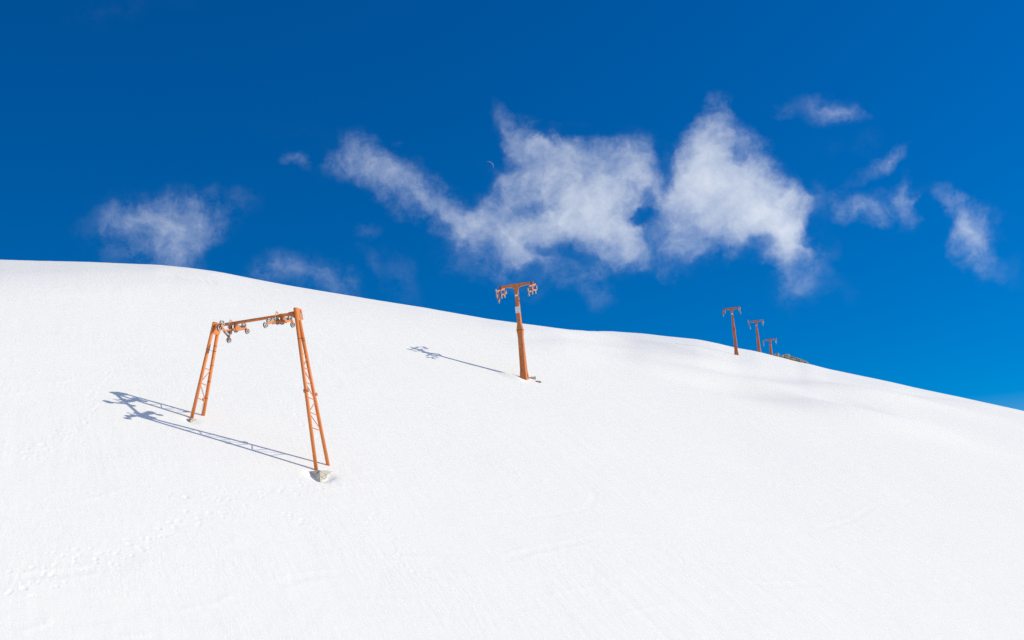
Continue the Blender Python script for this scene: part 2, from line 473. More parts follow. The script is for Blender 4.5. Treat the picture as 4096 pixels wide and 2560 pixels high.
def groove(pts, width, h, n=24, prof='ridge', fade=True):
    P_ = np.array(line_px(pts, n))[:, :2]
    c0, rad = P_.mean(0), np.max(np.hypot(*(P_-P_.mean(0)).T))+width*4
    w = window((c0[0], c0[1]), rad)
    x, y = X[w], Y[w]; best = np.full(x.shape, 1e9); sd_ = np.zeros_like(x); tt = np.zeros_like(x)
    for k in range(n-1):
        a_, b_ = P_[k], P_[k+1]; d_ = b_-a_; l2 = d_ @ d_+1e-9
        t_ = np.clip(((x-a_[0])*d_[0]+(y-a_[1])*d_[1])/l2, 0, 1)
        ex, ey = x-a_[0]-t_*d_[0], y-a_[1]-t_*d_[1]; dd = np.hypot(ex, ey)
        m_ = dd < best; best = np.where(m_, dd, best)
        sd_ = np.where(m_, np.sign(d_[0]*ey-d_[1]*ex)*dd, sd_); tt = np.where(m_, (k+t_)/(n-1), tt)
    q = sd_/width
    f_ = {'ridge': np.exp(-q**2), 'track': -np.exp(-q**2)+.6*np.exp(-((np.abs(q)-1.7)/.6)**2), 'step': .5*np.tanh(q)*np.exp(-(q/2.5)**2)}[prof]
    if fade: f_ = f_*np.clip(np.minimum(tt, 1-tt)*6, 0, 1)*(.65+.35*np.sin(tt*37)*np.sin(tt*11+1))
    DZ[w] += h*f_*GROOVE_K


def footprints(pts, n, s=.13, d=.07, jit=.22):
    for i, p in enumerate(line_px(pts, n)):
        s_ = s*random.uniform(.6, 1.2)
        dent((p[0]+random.gauss(0, jit*.7), p[1]+random.gauss(0, jit*.7)), s_, d*random.uniform(.5, 1.2), random.uniform(0, 3), random.uniform(1, 1.6))


# footprints between the portal's legs, past its shadow and over the near snow
footprints([(906, 1397), (937, 1438), (1009, 1536), (1092, 1593), (1164, 1634), (1216, 1696), (1283, 1752)], 46)
footprints([(587, 1408), (496, 1444), (448, 1479), (429, 1519), (397, 1555), (373, 1583), (365, 1638), (349, 1678)], 40)
footprints([(340, 1690), (310, 1717), (254, 1745), (214, 1769), (111, 1797), (40, 1829)], 44, .12, .07, .6)
footprints([(1340, 1935), (1000, 1985), (880, 2022), (723, 2096), (653, 2131), (520, 2189)], 64, .14, .07, .45)
footprints([(520, 2189), (405, 2224), (289, 2247), (248, 2299), (115, 2259)], 40, .11, .06, .7)
footprints([(250, 2300), (120, 2330), (0, 2350)], 18, .11, .06, .6)
footprints([(700, 1980), (740, 2000), (830, 1985), (905, 1935)], 18, .13, .06, .4)
footprints([(1150, 2050), (1203, 2085), (1250, 2110)], 12, .13, .06, .3)
footprints([(2840, 1460), (3010, 1395+60), (3540, 1625), (3300, 1690)][2:], 26, .2, .06, .4)
footprints([(1985, 1745), (1690, 1880), (1750, 1900)], 26, .12, .05, .7)
footprints([(1490, 2060), (1600, 2175), (1640, 2300)], 20, .12, .05, .5)
footprints([(2700, 2140), (2790, 2330)], 14, .12, .05, .6)
# ski tracks and drift edges
for pts, wd, h, pr in [
 ([(0, 2318), (60, 2310), (300, 2285), (430, 2265)], .20, .05, 'track'),
 ([(500, 2300), (560, 2262), (600, 2235)], .3, .05, 'ridge'),
 ([(700, 2440), (860, 2408), (960, 2365)], .16, .05, 'ridge'),
 ([(1080, 2345), (1200, 2308), (1400, 2290)], .2, .04, 'track'),
 ([(1400, 2223), (1500, 2226), (1700, 2228), (1950, 2250)], .14, .035, 'ridge'),
 ([(2000, 2248), (2150, 2205), (2300, 2175), (2370, 2160)], .2, .04, 'track'),
 ([(2120, 2400), (2300, 2362), (2420, 2350)], .12, .035, 'ridge'),
 ([(2470, 2470), (2540, 2450), (2700, 2420)], .14, .04, 'ridge'),
 ([(1400, 2395), (1700, 2396), (1850, 2400)], .13, .03, 'ridge'),
 ([(1460, 1803), (1540, 1797), (1700, 1805)], .14, .035, 'ridge'),
 ([(1880, 2060), (2000, 2052), (2130, 2072)], .14, .03, 'track'),
 ([(2270, 2130), (2400, 2135), (2650, 2150)], .14, .03, 'ridge'),
 ([(3230, 2130), (3400, 2085), (3520, 2010)], .2, .035, 'track'),
 ([(2900, 2330), (3100, 2345), (3300, 2330)], .2, .03, 'track'),
 ([(290, 2010), (410, 1980), (560, 1935)], .14, .04, 'ridge'),
 ([(130, 2037), (300, 2025)], .13, .035, 'ridge'),
 ([(230, 1940), (330, 1965), (430, 1985)], .22, .04, 'track'),
 ([(180, 1890), (300, 1935), (430, 1950)], .14, .03, 'track'),
 ([(0, 1575), (60, 1572), (105, 1562)], .16, .05, 'ridge'),
 ([(180, 1530), (250, 1528), (312, 1510)], .14, .05, 'ridge'),
 ([(490, 1497), (640, 1500), (700, 1487)], .12, .045, 'ridge'),
 ([(0, 1775), (20, 1770), (34, 1762)], .16, .06, 'ridge'),
 ([(80, 1148), (200, 1155), (310, 1142)], .3, .08, 'ridge'),
 ([(240, 1307), (310, 1306)], .2, .06, 'ridge'),
 ([(1000, 1218), (1080, 1226)], .2, .05, 'ridge'),
 ([(800, 1860), (980, 1835)], .12, .03, 'ridge'),
 ([(1300, 1960), (1400, 1945)], .14, .035, 'ridge'),
 ([(1400, 1895), (1560, 1880), (1680, 1862)], .13, .035, 'ridge'),
 ([(2120, 2090), (2130, 2075), (2350, 2040), (2380, 1990), (2340, 1925)], .18, .03, 'track'),
 ([(2690, 1750), (2690, 1770)], .15, .03, 'ridge'),
 ([(60, 2530), (190, 2490), (200, 2440)], .14, .05, 'ridge'),
 ([(480, 2540), (560, 2535), (620, 2528)], .16, .05, 'ridge'),
 ([(1500, 2455), (1700, 2455)], .14, .03, 'ridge'),
 ([(3000, 1900), (3090, 1925), (3080, 1960)], .15, .03, 'track'),
 ([(3500, 1635), (3600, 1600), (3680, 1575)], .3, .06, 'track'),
 ([(2650, 1408), (2790, 1398), (2920, 1395)], .25, .05, 'track'),
]:
    groove(pts, wd, h, prof=pr)
# wind lip under the left skyline, and broad swells on the right shoulder
groove([(600, 1092), (650, 1077), (720, 1073), (800, 1090), (900, 1112)], 1.3, .30, 20, 'ridge')
groove([(620, 1130), (700, 1106), (800, 1118), (900, 1135)], 1.6, -.30, 20, 'ridge')
groove([(900, 1108), (1150, 1160), (1400, 1205), (1700, 1255)], 1.4, .20, 20, 'ridge')


def swell(s0, s1, sr, h):
    """a long low roll in the snow between two photo pixels, its left flank turned from the sun"""
    p, q = hit(*s0), hit(*s1)
    f0, f1, r0, r1 = math.atan2(p[0], p[1]), math.atan2(q[0], q[1]), math.hypot(p[0], p[1]), math.hypot(q[0], q[1])
    rm = (r0+r1)/2; sx = (f1-f0)*rm/2/1.15
    a_ = (PH-(f0+f1)/2)*rm/sx; b_ = (RR-(rm+(r1-r0)/(f1-f0)*(PH-(f0+f1)/2)))/sr
    m_ = (np.abs(a_) < 4.5) & (np.abs(b_) < 4.5)
    DZ[m_] += (h*sx*a_*np.exp(-.5*(a_**2+b_**2)))[m_]


swell((2830, 1520), (3520, 1690), 3.4, .19)
swell((2930, 1470), (3560, 1590), 4.5, .16)
swell((3300, 1590), (3640, 1690), 3.0, .09)
swell((3640, 1570), (4040, 1640), 4.0, .07)
swell((2490, 1354), (2740, 1392), 6.0, .10)
swell((2120, 1342), (2460, 1395), 4.5, .07)
DZ *= np.clip(RR/14-.3, 0, 1)
Z += DZ


def bump_px(u, v, s, h):
    p = hit(u, v); w = window(p, s*4); Z[w] += h*np.exp(-((X[w]-p[0])**2+(Y[w]-p[1])**2)/s**2)


for k in range(7):                    # drift that hides the start of the pylon's shadow
    bump_px(2084-11.5*k, 1520-4.1*k, .40, .085)
bump_px(1282, 1912, .42, -.22); bump_px(1257, 1901, .36, -.18); bump_px(1310, 1903, .34, -.20)   # melt hollows round the footings
bump_px(765, 1684, .35, -.12)

co = np.stack([X, Y, Z], -1).reshape(-1, 3).astype(np.float32)
ii, jj = np.meshgrid(np.arange(NP_), np.arange(NR-1), indexing='ij')
i2 = (ii+1) % NP_
quads = np.stack([ii*NR+jj, ii*NR+jj+1, i2*NR+jj+1, i2*NR+jj], -1).reshape(-1, 4)
cen = len(co); co = np.vstack([co, [[0, 0, float(Z[:, 0].mean())]]]).astype(np.float32)
tri = np.stack([np.full(NP_, cen), np.arange(NP_)*NR, ((np.arange(NP_)+1) % NP_)*NR], -1)
me = bpy.data.meshes.new('snow_hill')
nq, nt = len(quads), len(tri)
me.vertices.add(len(co)); me.vertices.foreach_set('co', co.ravel())
me.loops.add(nq*4+nt*3); me.loops.foreach_set('vertex_index', np.concatenate([quads.ravel(), tri.ravel()]).astype(np.int32))
me.polygons.add(nq+nt)
me.polygons.foreach_set('loop_start', np.concatenate([np.arange(nq)*4, nq*4+np.arange(nt)*3]).astype(np.int32))
me.polygons.foreach_set('use_smooth', np.ones(nq+nt, bool))
me.update(calc_edges=True); me.validate()
me.materials.append(M_SNOW)
hill = bpy.data.objects.new('snow_hill', me); C.objects.link(hill); hill['kind'] = 'structure'
hill['label'] = 'broad white snow slope falling to the right under the blue sky'

# ------------------------------------------------------------------ sheave wheel (shared mesh), axis = local X
def wheel_mesh(name, R_=.155, wd=.10, seg=28):
    b_ = MB()
    pr = [(0, .62, 2), (.16, .62, 2), (.20, .30, 2), (.56, .22, 2), (.60, .05, 0), (.70, .05, 0), (.72, .42, 1), (.95, .46, 1), (1.0, .36, 0), (.93, .10, 0),
          (.93, -.10, 0), (1.0, -.36, 0), (.95, -.46, 1), (.72, -.42, 1), (.70, -.05, 0), (.60, -.05, 0), (.56, -.22, 2), (.20, -.30, 2), (.16, -.62, 2), (0, -.62, 2)]
    for k in range(len(pr)-1):
        (r0, x0, m_), (r1, x1, _) = pr[k], pr[k+1]
        mi = max(m_, 0) if k < 9 else pr[k+1][2]
        vs = []
        for r_, x_ in ((r0, x0), (r1, x1)):
            for i in range(seg):
                t_ = 2*math.pi*i/seg
                vs.append((x_*wd, R_*r_*math.cos(t_), R_*r_*math.sin(t_)))
        b_.add(vs, [(i, (i+1) % seg, seg+(i+1) % seg, seg+i) for i in range(seg)], mi, False)
    o = b_.obj(name, [M_RUBBER, M_FACE, M_DISC])
    me_ = o.data
    import bmesh
    bm = bmesh.new(); bm.from_mesh(me_); bmesh.ops.remove_doubles(bm, verts=bm.verts, dist=1e-5); bm.to_mesh(me_); bm.free()
    bpy.data.objects.remove(o)
    return me_


WHEEL = wheel_mesh('sheave')


def add_wheel(p, axis, parent, base, up=(0, 0, 1), scale=1.0):
    x = unit(axis); y = unit(np.cross(up, x)); z = np.cross(x, y)
    o = bpy.data.objects.new('sheave', WHEEL); C.objects.link(o); o.parent = parent
    m_ = Matrix((x.tolist(), y.tolist(), z.tolist())).transposed().to_4x4()
    m_ = m_ @ Matrix.Rotation(random.uniform(0, 6), 4, 'X') @ Matrix.Scale(scale, 4)
    m_.translation = V(np.asarray(p)-base)
    o.matrix_local = m_
    return o


LIFT = np.array([math.sin(math.radians(21)), math.cos(math.radians(21)), 0.0])

# ------------------------------------------------------------------ portal pylon
def z1(x, y): return 700+x/1.9386, 1180+y/1.9386
def z2(x, y): return 840+x/6.368, 1220+y/6.368
def z5(x, y): return 850+x/10.8, 1260+y/10.8
def z6(x, y): return 1040+x/11.633, 1230+y/11.633


a0 = hit(1265.5, 1882); DA = depth(a0)
a1 = unp(1181.5, 1236, DA+1.65)
nN = unit(np.cross(a1-a0, LIFT))
b0 = on_plane(1315.5, 1876, a0, nN); b1 = on_plane(1199.5, 1290, a0, nN)
c0 = hit(766.5, 1673)
c1 = unp(856.0, 1295, DA+1.65+2.75)
nF = unit(np.cross(c1-c0, LIFT))
d0 = on_plane(810.5, 1676, c0, nF); d1 = on_plane(868.0, 1345, c0, nF)
xb0 = unp(868, 1303.5, depth(c1)-.05); xb1 = unp(1180, 1253.5, depth(a1)+.02)
CX = unit(xb1-xb0)                                    # along the crossbar, towards the near leg
LY = unit(LIFT-CX*(LIFT @ CX)); LZ = np.cross(CX, LY)
if LZ[2] < 0: LZ = -LZ
GB = a0.copy()
portal = thing('portal_pylon', 'orange portal-shaped ski lift pylon with two braced legs and a crossbar of sheaves', 'lift pylon', GB)


def part(mb, name, mats, parent=portal, base=GB, bevel=0.0):
    return mb.obj(name, mats, parent, base, bevel)


def leg_down(p0, p1, ext):                            # carries a tube on into the snow
    return p0+unit(p0-p1)*ext


R_T = .092
for (p0, p1, top_ext, mt) in ((a0, a1, .06, M_PAINT), (b0, b1, .35, M_PAINT), (c0, c1, .05, M_PAINT), (d0, d1, .30, M_PAINT)):
    m_ = MB(); q1_ = p1+unit(p1-p0)*top_ext
    m_.tube(leg_down(p0, p1, .7), q1_, R_T, n=24)
    lg = part(m_, 'leg', mt)
    if p0 is a0 or p0 is b0:                          # bolted flange of the lengthened near leg
        f_ = np.array(z1(1016, 742) if p0 is a0 else z1(1085, 772)); c_ = on_plane(f_[0], f_[1], a0, nN)
        m_ = MB(); ax_ = unit(p1-p0)
        m_.tube(c_-ax_*.055, c_-ax_*.015, R_T+.045, n=20); m_.tube(c_+ax_*.015, c_+ax_*.055, R_T+.045, n=20); m_.tube(c_-ax_*.015, c_+ax_*.015, R_T+.03, n=20)
        e1 = unit(np.cross(ax_, LIFT)); e2 = np.cross(ax_, e1)
        for k in range(8):
            w_ = c_+(R_T+.03)*(math.cos(k*.785)*e1+math.sin(k*.785)*e2); m_.tube(w_-ax_*.085, w_+ax_*.085, .014, n=6)
        m_.obj('flange', M_PAINT_RUSTY, lg, GB)
    # dark weld seams and wire ties round the tubes
    m_ = MB(); ax_ = unit(p1-p0)
    for (sx, sy) in {id(a0): [(956, 338)], id(b0): [(1000, 338), (1004, 355)], id(c0): [(256, 420)], id(d0): [(305, 436), (285, 548), (240, 800), (262, 672), (312, 395)]}[id(p0)]:
        u_, v_ = z1(sx, sy); c_ = on_plane(u_, v_, p0, nN if p0 is a0 or p0 is b0 else nF)
        c_ = p0+ax_*((c_-p0) @ ax_); m_ = MB(); m_.tube(c_-ax_*.011, c_+ax_*.011, R_T+.007, n=20)
        m_.obj('wire_tie', M_WIRE, lg, GB)


def brace(s0, s1, o, n, r_=.024):
    p, q = on_plane(*z1(*s0), o, n), on_plane(*z1(*s1), o, n)
    m_ = MB(); m_.tube(p, q, r_, n=10); part(m_, 'brace', M_PAINT)


for s0, s1 in [((982, 450), (1026, 467)), ((1028, 470), (1000, 546)), ((998, 563), (1046, 581)), ((1003, 585), (1066, 696)), ((1014, 677), (1068, 699)), ((1020, 696), (1088, 816)),
               ((1030, 792), (1092, 817)), ((1094, 820), (1046, 895)), ((1046, 909), (1114, 936)), ((1050, 928), (1134, 1050)), ((1062, 1028), (1138, 1055))]:
    brace(s0, s1, a0, nN)
for s0, s1 in [((230, 566), (274, 584)), ((274, 586), (206, 666)), ((200, 682), (254, 704)), ((200, 702), (234, 812)), ((176, 798), (232, 824))]:
    brace(s0, s1, c0, nF)
m_ = MB(); m_.bar(on_plane(*z1(214, 808), c0, nF), on_plane(*z1(234, 818), c0, nF), .16, CX*.05); part(m_, 'brace_bracket', M_PAINT_RUSTY)
# slack wires
m_ = MB(); P3 = [on_plane(*z1(*q), a0, nN) for q in ((958, 341), (975, 347), (988, 352), (1004, 356))]; m_.path(P3, .008, 5); part(m_, 'wire', M_WIRE)
m_ = MB(); P3 = [on_plane(*z1(*q), c0, nF) for q in ((262, 423), (280, 432), (296, 437), (308, 437))]; m_.path(P3, .008, 5); part(m_, 'wire', M_WIRE)
m_ = MB(); P3 = [on_plane(*z1(*q), c0, nF) for q in ((222, 828), (212, 860), (208, 900), (203, 955))]; m_.path(P3, .007, 5); part(m_, 'wire', M_WIRE)

# leg heads
def poly(f, pts, o, n): return [on_plane(*f(*q), o, n) for q in pts]


m_ = MB(); m_.prism(poly(z6, [(1610, 40), (1720, 28), (1880, 112), (1962, 575), (1830, 632), (1690, 590)], a0, nN), nN*.17)
head = part(m_, 'leg_head', M_PAINT, bevel=.012)
sg = 1 if nN @ CX > 0 else -1
m_ = MB(); bc = on_plane(*z6(1828, 186), a0, nN); m_.tube(bc+nN*sg*.08, bc+nN*sg*.135, .082, n=24); m_.obj('boss', M_PAINT, head, GB)
m_ = MB(); m_.prism([p+nN*sg*.092 for p in poly(z6, [(1755, 280), (1895, 270), (1945, 555), (1775, 490)], a0, nN)], nN*.012); m_.obj('worn_plate', M_WORN, head, GB)
for q in ((1592, 110), (1625, 378)):
    m_ = MB(); w_ = on_plane(*z6(*q), a0, nN)-unit(ray(1180, 1250))*(R_T+.0); m_.tube(w_-unit(ray(1180, 1250))*.012, w_+unit(ray(1180, 1250))*.03, .014, n=8)
    m_.obj('bolt', M_STEEL, head, GB)
m_ = MB(); m_.prism(poly(z2, [(95, 432), (150, 432), (228, 492), (236, 690), (205, 772), (70, 735)], c0, nF), nF*.17)
fhead = part(m_, 'leg_head', M_PAINT, bevel=.012)
# crossbar and collars
m_ = MB(); m_.tube(xb0, xb1-CX*.05, .082, n=24); cb = part(m_, 'crossbar', M_PAINT_BAR)
m_ = MB(); m_.tube(xb0-CX*.02, xb0+CX*.10, .135, n=24); m_.obj('collar', M_PAINT, cb, GB)
m_ = MB(); o_ = xb1; m_.prism(poly(z2, [(2000, 235), (1996, 205), (2020, 186), (2130, 165), (2152, 332)], o_, LY), LY*.10); part(m_, 'gusset', M_PAINT)


# sheave trains of the portal
def train(f, anchor_px, beams, wheels, extras, plane_off=0.0):
    """f: detail-pixel map; the train lies in the plane across the crossbar at anchor_px"""
    u_, v_ = f(*anchor_px)
    n_perp = unit(np.cross(CX, np.cross(ray(u_, v_), CX)))
    o_ = on_plane(u_, v_, xb0, n_perp)
    o_ = xb0+CX*((o_-xb0) @ CX)

    def at(x, y, off=0.0): return on_plane(*f(x, y), o_+CX*off, CX)
    m_ = MB()
    for (s0, s1, h_, th_, off, mi) in beams:
        m_.bar(at(*s0, off), at(*s1, off), h_, CX*th_, mi, .02)
    tr = part(m_, 'sheave_train', [M_PAINT, M_PAINT_RUSTY, M_RUST, M_STEEL])
    for (x, y, off) in wheels:
        add_wheel(at(x, y, off), CX, tr, GB, LZ)
    for (nm, s0, s1, h_, th_, off, mt_) in extras:
        m_ = MB(); m_.bar(at(*s0, off), at(*s1, off), h_, CX*th_, 0, .01); m_.obj(nm, mt_, tr, GB)
    return tr


train(z5, (985, 380),
      [((575, 675), (850, 630), .10, .03, .05, 1), ((575, 700), (850, 655), .10, .03, -.12, 2), ((865, 630), (940, 622), .12, .12, .0, 0), ((940, 622), (1110, 610), .08, .10, .0, 1),
       ((1100, 615), (1465, 575), .105, .05, .06, 0), ((1110, 640), (1440, 600), .09, .04, -.10, 1),
       ((1470, 570), (1540, 705), .06, .03, .14, 0), ((1400, 600), (1375, 450), .06, .03, -.05, 1), ((1200, 600), (1170, 545), .06, .03, -.14, 1),
       ((375, 455), (550, 690), .09, .03, .10, 0), ((385, 560), (500, 705), .09, .03, -.03, 3), ((490, 705), (705, 945), .10, .03, -.03, 2), ((560, 700), (745, 915), .10, .03, .10, 3),
       ((430, 350), (385, 470), .055, .03, .14, 0), ((320, 580), (385, 485), .055, .03, .06, 0), ((735, 1085), (730, 900), .055, .03, .13, 0), ((735, 740), (720, 800), .06, .03, -.12, 2)],
      [(415, 350, .08), (300, 575, .0), (715, 1085, .07), (1508, 700, .08), (1362, 440, -.12), (1165, 555, -.20), (1010, 640, -.16), (732, 745, -.2)],
      [('hanger', (1010, 400), (1010, 660), .20, .14, .02, M_PAINT_RUSTY), ('hanger', (790, 400), (775, 600), .16, .10, -.12, M_RUST),
       ('clamp', (960, 655), (1160, 650), .05, .24, .03, M_PAINT), ('clamp', (960, 385), (1090, 372), .07, .24, .0, M_PAINT),
       ('trip_lever', (745, 235), (690, 545), .022, .02, .02, M_STEEL), ('trip_lever', (770, 225), (845, 300), .085, .02, .03, M_PAINT), ('trip_lever', (690, 440), (690, 560), .06, .05, -.04, M_RUST)])
train(z6, (1010, 310),
      [((365, 715), (555, 690), .11, .04, .06, 0), ((555, 690), (860, 660), .12, .05, .03, 1), ((555, 720), (860, 690), .10, .04, -.12, 2), ((865, 660), (945, 650), .12, .12, .0, 0), ((945, 655), (1150, 640), .08, .10, 0, 1),
       ((1150, 635), (1520, 605), .105, .05, .06, 0), ((1150, 650), (1440, 625), .09, .04, -.10, 1),
       ((285, 815), (360, 730), .055, .03, .12, 0), ((1515, 605), (1565, 815), .06, .03, .14, 0), ((1420, 620), (1430, 490), .06, .03, -.04, 2),
       ((430, 700), (420, 640), .06, .03, -.1, 1), ((640, 690), (620, 640), .06, .03, -.1, 1)],
      [(265, 815, .06), (415, 640, -.04), (612, 640, -.06), (825, 665, -.16), (1025, 665, -.18), (1190, 585, -.16), (1400, 480, -.08), (1528, 800, .08)],
      [('hanger', (1040, 330), (1040, 670), .20, .14, .02, M_PAINT_RUSTY), ('hanger', (790, 420), (790, 600), .15, .10, -.12, M_RUST),
       ('clamp', (960, 690), (1165, 680), .05, .24, .03, M_PAINT), ('clamp', (965, 320), (1110, 300), .07, .24, .0, M_PAINT),
       ('trip_lever', (748, 205), (695, 490), .022, .02, .02, M_STEEL), ('trip_lever', (770, 195), (845, 290), .085, .02, .03, M_PAINT), ('trip_lever', (715, 470), (705, 560), .06, .05, -.02, M_STEEL)])


# ------------------------------------------------------------------ concrete footings
def rough_block(name, corner, e1, e2, l1, l2, h, label, cat, group=None, seed=1, amp=.03, n=12, top_tilt=0.0):
    """block with its near top corner at corner, running l1 along e1 and l2 along e2, h downwards"""
    import bmesh
    e3 = np.array([0, 0, -1.0]); e1 = unit(e1); e2 = unit(e2)
    bm = bmesh.new(); bmesh.ops.create_cube(bm, size=1.0)
    bmesh.ops.subdivide_edges(bm, edges=bm.edges[:], cuts=n, use_grid_fill=True)
    r_ = np.random.default_rng(seed)
    for v_ in bm.verts:
        a_, b_, c_ = (np.array(v_.co)+.5)
        p = corner+e1*(a_*l1)+e2*(b_*l2)+e3*((1-c_)*h)
        onf = sum(abs(abs(x)-.5) < 1e-4 for x in v_.co)
        v_.co = V(p-corner) + V(r_.normal(0, amp*(.35 if onf > 1 else .8), 3))
    bmesh.ops.recalc_face_normals(bm, faces=bm.faces)
    me_ = bpy.data.meshes.new(name); bm.to_mesh(me_); bm.free(); me_.materials.append(M_CONC)
    o = bpy.data.objects.new(name, me_); C.objects.link(o); o.location = tuple(corner)
    tag(o, label, cat, group); return o


CH = unit([CX[0], CX[1], 0])
rough_block('concrete_footing', unp(1279.3, 1881, depth(a0)-.72), -CH, LIFT, .80, 1.15, 1.5, 'pitted grey concrete footing under the near right leg of the portal pylon', 'footing', 'concrete footings', 3, .022)
rough_block('concrete_footing', unp(763.2, 1673.5, depth(c0)-.50), -CH, LIFT, .45, .9, 1.2, 'small grey concrete footing half buried under the far left leg of the portal pylon', 'footing', 'concrete footings', 5, .018)


# ------------------------------------------------------------------ T-shaped pylons
def zt(x, y): return 1960+x/9.448, 1100+y/9.448
def zs(x, y): return 2860+x/5.815, 1200+y/5.815


def tee(base_px, top_px, l_px, r_px, D, label, secs, paint_m, half=1.54, ground=True, dtop=.208, length=None):
    B = hit(*base_px) if ground else unp(*base_px, D)
    D = depth(B)
    H_ = (base_px[1]-top_px[1])/FPX*D
    T = unp(*top_px, D+dtop*H_)
    Zx = unit(T-B)
    if length: B = T-Zx*length
    H_ = float((T-B) @ Zx)

    def arm(dd): return unp(*r_px, depth(T)-dd)-unp(*l_px, depth(T)+dd)
    lo, hi = -.5, 2.5                                  # the arm is square to the mast
    f_lo = arm(lo) @ Zx
    for _ in range(50):
        mid = (lo+hi)/2
        if (arm(mid) @ Zx)*f_lo > 0: lo = mid
        else: hi = mid
    dd = (lo+hi)/2
    if not -.2 < dd < 1.4: dd = .45
    Xx = unit(arm(dd)-Zx*(arm(dd) @ Zx)); Yx = np.cross(Zx, Xx)
    print('tee', 'D', round(D, 1), 'H', round(H_, 2), 'arm', round(float(np.linalg.norm(arm(dd))), 2), 'yaw', round(math.degrees(math.atan2(-Xx[1], Xx[0])), 1), 'below', round(float(B[2])-ground_z(B), 2))
    root = thing('tee_pylon', label, 'lift pylon', B, 'T-shaped lift pylons climbing the slope')
    arm_h = float(np.linalg.norm(arm(dd)))/2

    def L(x, y, z): return B+Xx*x+Yx*y+Zx*z
    def sections(lst):
        m_ = MB(); vs = []; fs = []
        for (fr, wx, wy) in lst:
            z = fr*H_; vs += [L(-wx/2, -wy/2, z), L(wx/2, -wy/2, z), L(wx/2, wy/2, z), L(-wx/2, wy/2, z)]
        for k in range(len(lst)-1):
            o_ = 4*k
            fs += [(o_+i, o_+(i+1) % 4, o_+4+(i+1) % 4, o_+4+i) for i in range(4)]
        e = 4*(len(lst)-1); fs += [(3, 2, 1, 0), (e, e+1, e+2, e+3)]
        m_.add(vs, fs); return m_
    for k, s_ in enumerate(secs):
        pm = sections(s_).obj('mast' if len(secs) == 1 else ('lower_mast', 'upper_mast')[k], paint_m, root, B, .012)
        if k == 1:
            m_ = MB(); fr = s_[0][0]; z = fr*H_; wx, wy = s_[0][1]/2+.02, s_[0][2]/2+.02
            m_.prism([L(-wx, -wy, z), L(wx, -wy, z), L(wx, wy, z), L(-wx, wy, z)], Zx*.035)
            m_.obj('flange', M_RUST, pm, B)
    # crossarm: tapered box with rounded throats
    wt = secs[-1][-1][1]/2
    pts = [(-arm_h, 0), (0, .035), (arm_h, 0), (arm_h, -.12), (wt+.30, -.25), (wt+.10, -.31), (wt+.02, -.40), (wt, -.55), (-wt, -.55), (-wt-.02, -.40), (-wt-.10, -.31), (-wt-.30, -.25), (-arm_h, -.12)]
    m_ = MB(); m_.prism([L(x, 0, H_+z) for x, z in pts], Yx*.19)
    armo = m_.obj('crossarm', paint_m, root, B, .01)
    for x, z, r_ in ((-.14, -.06, .022), (-.14, -.30, .022), (.10, -.06, .022), (.10, -.30, .022), (-.04, -.44, .016), (-.04, -.52, .016), (.06, -.44, .016), (.06, -.52, .016)):
        m_ = MB(); m_.tube(L(x, -.093, H_+z), L(x, -.112, H_+z), r_, n=8); m_.obj('bolt', M_RUST, armo, B)
    for s_ in (-1, 1):
        m_ = MB(); xx = s_*(arm_h-.12)
        m_.prism([L(xx-.10, 0, H_-.01), L(xx+.10, 0, H_-.01), L(xx+.06, 0, H_-.24), L(xx-.06, 0, H_-.24)], Yx*.22)
        m_.obj('arm_end_bracket', M_RUST, armo, B)
    return dict(B=B, X=Xx, Y=Yx, Z=Zx, L=L, H=H_, root=root, half=arm_h, T=T)


def ttrain(P_, side, f, beams, wheels, wscale=1.0, mats=None):
    """sheave train in the plane square to the arm at its end"""
    o_ = P_['L'](side*(P_['half']-.08), 0, P_['H']-.15); X_ = P_['X']

    def at(x, y, off=0.0): return on_plane(*f(x, y), o_+X_*off, X_)
    m_ = MB()
    for (s0, s1, h_, th_, off, mi) in beams: m_.bar(at(*s0, off), at(*s1, off), h_, X_*th_, mi, .02)
    tr = m_.obj('sheave_train', mats or [M_PAINT, M_PAINT_RUSTY, M_RUST], P_['root'], P_['B'])
    for w_ in wheels:
        add_wheel(at(w_[0], w_[1], w_[2] if len(w_) > 2 else 0), X_, tr, P_['B'], P_['Z'], wscale)
    return tr


FLARE = [(-.12, .64, .98), (0, .56, .84), (.084, .46, .60), (.44, .40, .38), (.50, .50, .42), (.508, .50, .42)]
UPPER = [(.508, .50, .42), (.515, .49, .42), (.575, .315, .40), (.707, .295, .36), (.965, .27, .25)]
p1 = tee((2098, 1512.5), zt(980, 345), zt(342, 462), zt(1632, 268), 87, 'tall orange T-shaped lift pylon with white warning sign, nearest on the mid slope', [FLARE, UPPER], M_PAINT_RUSTY, dtop=.15)
ttrain(p1, -1, zt,
       [((275, 610), (400, 575), .10, .05, .06, 0), ((385, 580), (545, 520), .13, .06, .06, 0), ((385, 500), (385, 610), .12, .10, 0, 2),
        ((272, 615), (330, 690), .085, .05, -.05, 1), ((330, 690), (332, 800), .095, .05, -.05, 1), ((332, 800), (275, 880), .095, .05, -.05, 1),
        ((518, 570), (555, 635), .085, .05, -.05, 1), ((555, 635), (525, 770), .11, .05, -.05, 1), ((440, 745), (520, 725), .09, .05, .08, 0),
        ((265, 840), (350, 890), .07, .04, -.05, 2), ((240, 690), (300, 770), .06, .03, .08, 0), ((345, 1000), (365, 900), .06, .03, .08, 0), ((225, 610), (240, 700), .06, .03, .0, 2), ((405, 660), (430, 825), .06, .03, .0, 2), ((590, 660), (550, 800), .06, .03, .08, 0)],
       [(222, 600, .0), (255, 785, .04), (365, 900, .04), (333, 1005, .06), (405, 660, .06), (430, 825, .06), (600, 655, .0), (545, 800, -.06)])
